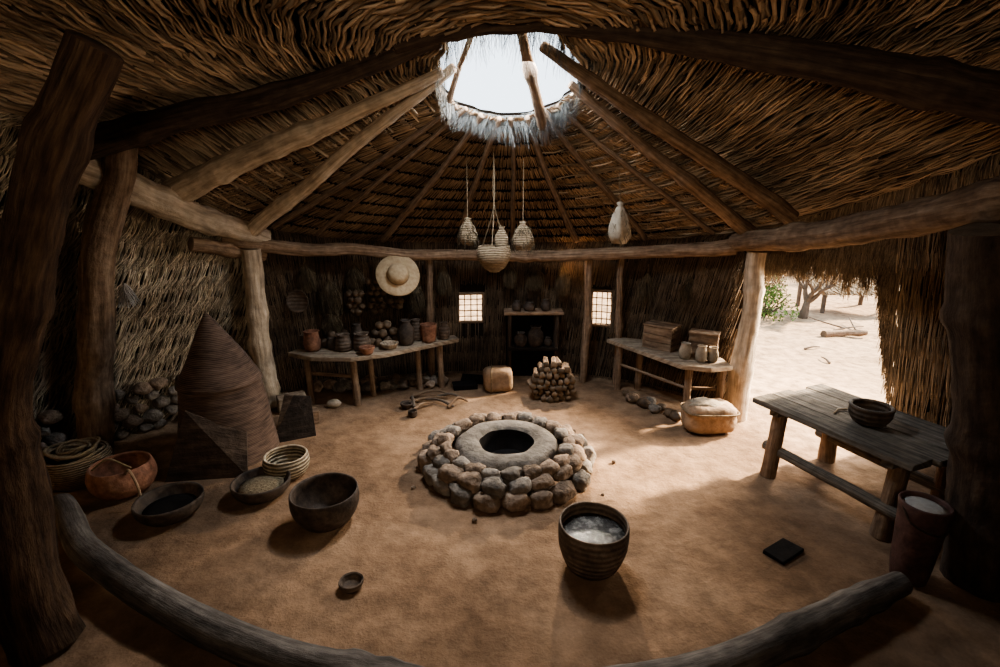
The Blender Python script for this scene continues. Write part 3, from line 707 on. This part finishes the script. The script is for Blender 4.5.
g=Geo(); g.rock((-2.15,6.02,.05),(.10,.07,.06),seed=12); mk(g,'stone','cloth',label='pale pinkish stone on the floor',cat='stone')
g=Geo(); g.box((-2.66,5.95,.1),(.34,.22,.2),rz=.5,jit=.01); mk(g,'wooden_block','plank',label='ochre wooden block beside the post',cat='block',smooth=False,bevel=.012)
e=thing('leaning_boards',(-2.4,5.4,0),'two dark wedge shaped boards propped together','boards')
flat([(-2.52,5.02,0),(-2.10,5.22,0),(-2.20,5.42,.40),(-2.36,5.34,.44)],.03,'board','vdark',e,'dark tapered board')
flat([(-2.62,5.36,0),(-2.30,5.62,0),(-2.26,5.60,.30),(-2.50,5.42,.42)],.03,'board','dark',e,'dark brown tapered board')
g=Geo(); g.box((-2.32,5.54,.08),(.26,.18,.15),rz=.5,jit=.008); mk(g,'block','bark',parent=e,smooth=False,bevel=.006)

rr=random.Random(21)
def wstone(p,s,grp,lab):
    g=Geo(); g.rock(p,(s*1.15,s,s*.82),seed=rr.randint(0,9999),rz=rr.random()*3,amp=.3); mk(g,'stone',rr.choice(['stone','rstone']),label=lab,cat='stone',group=grp)
for row in range(5):
    t=4.0+.05*(row%2)
    while t<5.6:
        p=Wl(t,.09+.13*row,.20)
        if (p-V((-4.2+.12*row*.2,4.72,p.z))).length>.25:
            s=.078*rr.uniform(.75,1.25)
            wstone((p.x+rr.uniform(-.03,.03),p.y+rr.uniform(-.03,.03),.065+.12*row),s,'stones stacked along the palm wall','rounded stone stacked against the palm wall')
        t+=.115
for i in range(34):
    x=-2.6+rr.random()*1.8; y=6.62+.25*(x+2.6)/1.7+rr.uniform(-.18,.15); s=rr.uniform(.06,.1)
    wstone((x,y,s*.75),s,'stones under the curved bench','rounded stone lying under the curved bench')

# ---------------------------------------------------------------- hanging things
e=thing('hat',(-1.35,6.55,1.35),'wide brimmed straw hat hanging from the beam','hat')
mt=Matrix.Rotation(math.radians(62),3,'X')@Matrix.Rotation(.25,3,'Y'); HC=(-1.35,6.60,1.64)
g=Geo(); g.lathe(HC,[(.29,-.02),(.28,-.005),(.2,0.0),(.145,.004)],seg=40,wob=.03,mtx=mt); g.lathe(HC,[(.145,-.008),(.2,-.012),(.29,-.022)],seg=40,wob=.03,mtx=mt); mk(g,'brim','straw',parent=e)
g=Geo(); g.lathe(HC,[(.148,0),(.14,.06),(.125,.11),(.09,.135),(.001,.14)],seg=32,wob=.04,mtx=mt); mk(g,'crown','straw',parent=e)
g=Geo(); g.lathe(HC,[(.150,.004),(.147,.035)],seg=32,wob=.04,mtx=mt); mk(g,'band','leather',parent=e)
e=thing('hanging_basket',(-.07,6.0,1.76),'woven basket hanging on cords from the roof','basket')
g=Geo(); g.lathe((-.07,6.0,1.76),bowlprof(.19,.07,.30,.02,.05),wob=.05); mk(g,'body','basket',parent=e)
for k in range(3):
    a=k*2.09+.4; g=Geo(); g.tube([(-.07+.18*math.cos(a),6.0+.18*math.sin(a),2.05),(-.07,6.0,2.55),(-.07,6.0,3.15)],.005,seg=6,step=.1); mk(g,'cord','rope',parent=e)
jar(.02,6.0,2.0,.085,.30,'basket','brown gourd resting in the hanging basket','gourd',neck=.4)
def pouch(x,y,z,L,W,cordtop,label,name='hanging_pouch',fib=170,m='cloth'):
    e=thing(name,(x,y,z),label,'pouch')
    g=Geo(); g.lathe((x,y,z),[(.001,0),(W*.6,.0),(W,L*.2),(W*.95,L*.42),(W*.7,L*.68),(W*.35,L*.85),(W*.25,L*.9),(W*.4,L*.97),(.001,L)],seg=28,wob=.35,wf=2.5,seed=int(x*10),squash=(1,.75)); mk(g,'body',m,parent=e)
    g=Geo()
    for i in range(fib):
        a=rd.random()*2*PI; u=rd.random(); zz=z+L*(.05+.8*u); rr_=W*(1.03-.6*max(0,u-.35)); 
        p=V((x+rr_*math.cos(a),y+rr_*.75*math.sin(a),zz)); q=p+V((rd.gauss(0,.03),rd.gauss(0,.02),-.05-rd.random()*.06))
        g.strand([p,p.lerp(q,.5)+V((math.cos(a),math.sin(a),0))*.012,q],.004,0,.002)
    if fib: mk(g,'fibres','dryherb',parent=e)
    g=Geo(); g.tube([(x,y,z+L*.93),(x+cordtop[0],y+cordtop[1],z+cordtop[2])],.005,seg=6); mk(g,'cord','rope',parent=e)
pouch(-.38,6.0,2.08,.32,.10,(0,.02,1.0),'loose net pouch hanging on a long cord',fib=110,m='basket')
pouch(.27,6.0,2.02,.34,.12,(0,.02,1.0),'woven pouch hanging on a long cord',fib=110,m='basket')
pouch(1.33,5.7,2.12,.46,.12,(-.05,-.08,.75),'rough pale woven pouch hanging from a rafter',fib=60,m='cloth')
bunch('dried_bunch',-3.80,5.02,1.78,.26,.07,'pale dried herb bunch pinned to the palm wall','herbs',m='white',n=40,flare=1.6)
# ---------------------------------------------------------------- outdoors
TX,TY=6.95,11.2
e=thing('tree',(TX,TY,0),'leafless dry tree standing outdoors in sand','tree')
g=Geo(); rt=random.Random(4)
def branch(p,d,r,L,lv):
    q=p+d*L; m_=(p+q)/2+V((rt.uniform(-.1,.1),rt.uniform(-.1,.1),0))*L
    g.tube([p,m_,q],[r,r*.65],seg=7,step=.15,wob=.15,seed=lv)
    if lv<5:
        for k in range(3):
            nd=(d+V((rt.uniform(-.9,.9),rt.uniform(-.9,.9),rt.uniform(-.1,.6)))).normalized(); branch(q,nd,r*.62,L*.74,lv+1)
branch(V((TX,TY,-.05)),V((.15,0,1)).normalized(),.11,.4,0)
mk(g,'trunk','drytwig',parent=e)
def bush(x,y,R,n,m,label):
    e=thing('bush',(x,y,0),label,'bush'); g=Geo()
    for i in range(n):
        a=rd.random()*2*PI; el=rd.random()*1.4; r=R*rd.random()**.4
        p=V((x+r*math.cos(a)*math.cos(el),y+r*math.sin(a)*math.cos(el),r*math.sin(el)*1.1+.03)); s=.04
        d1=V((rd.gauss(0,1),rd.gauss(0,1),rd.gauss(0,1))).normalized()*s; d2=d1.cross(V((rd.gauss(0,1),rd.gauss(0,1),1))).normalized()*s*.5
        g.add([p-d1,p+d2,p+d1,p-d2],[[0,1,2,3]])
    mk(g,'foliage',m,parent=e,smooth=False)
    g=Geo()
    for k in range(14):
        a=rd.random()*2*PI; g.tube([(x,y,0),(x+R*.7*math.cos(a),y+R*.7*math.sin(a),R*(.5+rd.random()*.7))],[.02,.008],seg=6,step=.2)
    mk(g,'stem','drytwig',parent=e)
bush(6.05,11.2,.7,1100,'leaf','green leafy bush growing outdoors in sand')
bush(7.9,15.2,.8,700,'leaf','low green bush on distant sand')
bush(7.1,13.4,.7,900,'dryherb','dry brown brush on distant sand')
bush(10.6,16.3,.9,800,'dryherb','dry brown brush on distant sand')
SX,SY=8.35,11.9
e=thing('shelter',(SX,SY,0),'low open shelter with weathered straw roof outdoors','shelter')
for x,y in((SX-.7,SY-.3),(SX+.9,SY-.3),(SX-.7,SY+.7),(SX+.9,SY+.7)):
    g=Geo(); g.tube([(x,y,-.1),(x,y,.55)],.05,seg=8,seed=int(x*3)); mk(g,'post','drytwig',parent=e)
g=Geo(); P0=[V((SX-.9,SY-.5,.46)),V((SX+1.1,SY-.5,.46)),V((SX+1.1,SY+1.0,.95)),V((SX-.9,SY+1.0,.95))]
g.add(P0+[p+V((0,0,.10)) for p in P0],[[0,3,2,1],[4,5,6,7],[0,1,5,4],[1,2,6,5],[2,3,7,6],[3,0,4,7]])
for i in range(1500):
    u=rd.random();v_=rd.random(); p=P0[0].lerp(P0[1],u); q=P0[3].lerp(P0[2],u); a=p.lerp(q,v_)+V((0,0,.12)); b=a-(q-p).normalized()*.3+V((rd.gauss(0,.05),0,rd.gauss(0,.02)))
    g.strand([a,b],.010,0)
mk(g,'roof','eave',parent=e,smooth=False)
e=thing('fence',(10.5,18,0),'rough fence of upright dry sticks outdoors','fence')
g=Geo()
for i in range(110):
    x=6.5+i*.085+rd.gauss(0,.02); y=18+.3*math.sin(x); g.tube([(x,y,-.2),(x+rd.gauss(0,.05),y,1.0+rd.random()*.35)],[.035,.025],seg=5,step=.5)
mk(g,'stakes','drytwig',parent=e)
log('fallen_log',[(6.3,9.4,.07),(6.8,9.55,.08),(7.2,9.5,.07)],[.07,.06,.05],'bark','dry fallen log lying on sand outdoors','log')
for i,(x,y,a,L) in enumerate(((7.2,10.0,.3,.8),(7.4,10.2,1.2,.6),(5.6,8.6,.2,.3),(6.9,10.3,2.4,.7),(5.4,7.9,1.5,.25))):
    g=Geo(); g.tube([(x-math.cos(a)*L/2,y-math.sin(a)*L/2,.02),(x,y,.05+.03*(i%2)),(x+math.cos(a)*L/2,y+math.sin(a)*L/2,.04+.12*(i%2))],[.02,.01],seg=7,step=.1,wob=.2,seed=i)
    mk(g,'fallen_branch','drytwig',label='fallen dry branch lying on sand',cat='branch',group='fallen branches outdoors')

# ---------------------------------------------------------------- light
w=bpy.data.worlds.new('sky'); scene.world=w; w.use_nodes=True
bg=w.node_tree.nodes['Background']; bg.inputs['Color'].default_value=(.80,.90,1,1); bg.inputs['Strength'].default_value=3.0
def area(name,loc,target,size,power,col,spread=180):
    l=bpy.data.lights.new(name,'AREA'); l.shape='DISK'; l.size=size; l.energy=power; l.color=col; l.spread=math.radians(spread)
    o=bpy.data.objects.new(name,l); o.location=loc; o.rotation_euler=(V(target)-V(loc)).to_track_quat('-Z','Y').to_euler(); COL.objects.link(o)
area('smoke_hole_backlight',(.5,6.4,5.2),(-.5,2.9,0),.3,170,(1,.92,.82))
area('smoke_hole_light',(.08,5.14,3.80),(.08,5.3,2.3),.9,125,(.78,.89,1))
area('doorway_light',(5.0,6.9,2.9),(1.8,4.4,0),1.0,260,(1,.87,.70))
area('doorway_bounce',(5.5,5.5,1.5),(-3.3,5.4,2.7),1.2,360,(1,.88,.72))
area('room_fill',(0,-.7,3.0),(0,7.2,2.9),1.0,38,(1,.83,.64),spread=120)
l=bpy.data.lights.new('hidden_shadow_spot','SPOT'); l.energy=950; l.color=(1,.85,.66); l.shadow_soft_size=.035; l.spot_size=math.radians(96); l.spot_blend=.95  # added spot, unseen behind the ring beam, to lengthen the bowls' shadows
o=bpy.data.objects.new('hidden_shadow_spot',l); o.location=(1.05,7.02,1.86); o.rotation_euler=(V((-.6,3.0,0))-o.location).to_track_quat('-Z','Y').to_euler(); COL.objects.link(o)
l=bpy.data.lights.new('sun','SUN'); l.energy=34; l.angle=math.radians(4); l.color=(1,.81,.58)
o=bpy.data.objects.new('sun',l); ce=math.cos(math.radians(29)); d=V((-.90*ce,-.43*ce,-math.sin(math.radians(29))))
o.rotation_euler=d.to_track_quat('-Z','Y').to_euler(); o.location=(10,8,8); COL.objects.link(o)

cam=bpy.data.cameras.new('camera'); cam.lens=18; cam.sensor_width=36; cam.clip_start=.05
co=bpy.data.objects.new('camera',cam); co.location=(0,0,2.6); co.rotation_euler=(math.radians(75),0,0); COL.objects.link(co); scene.camera=co
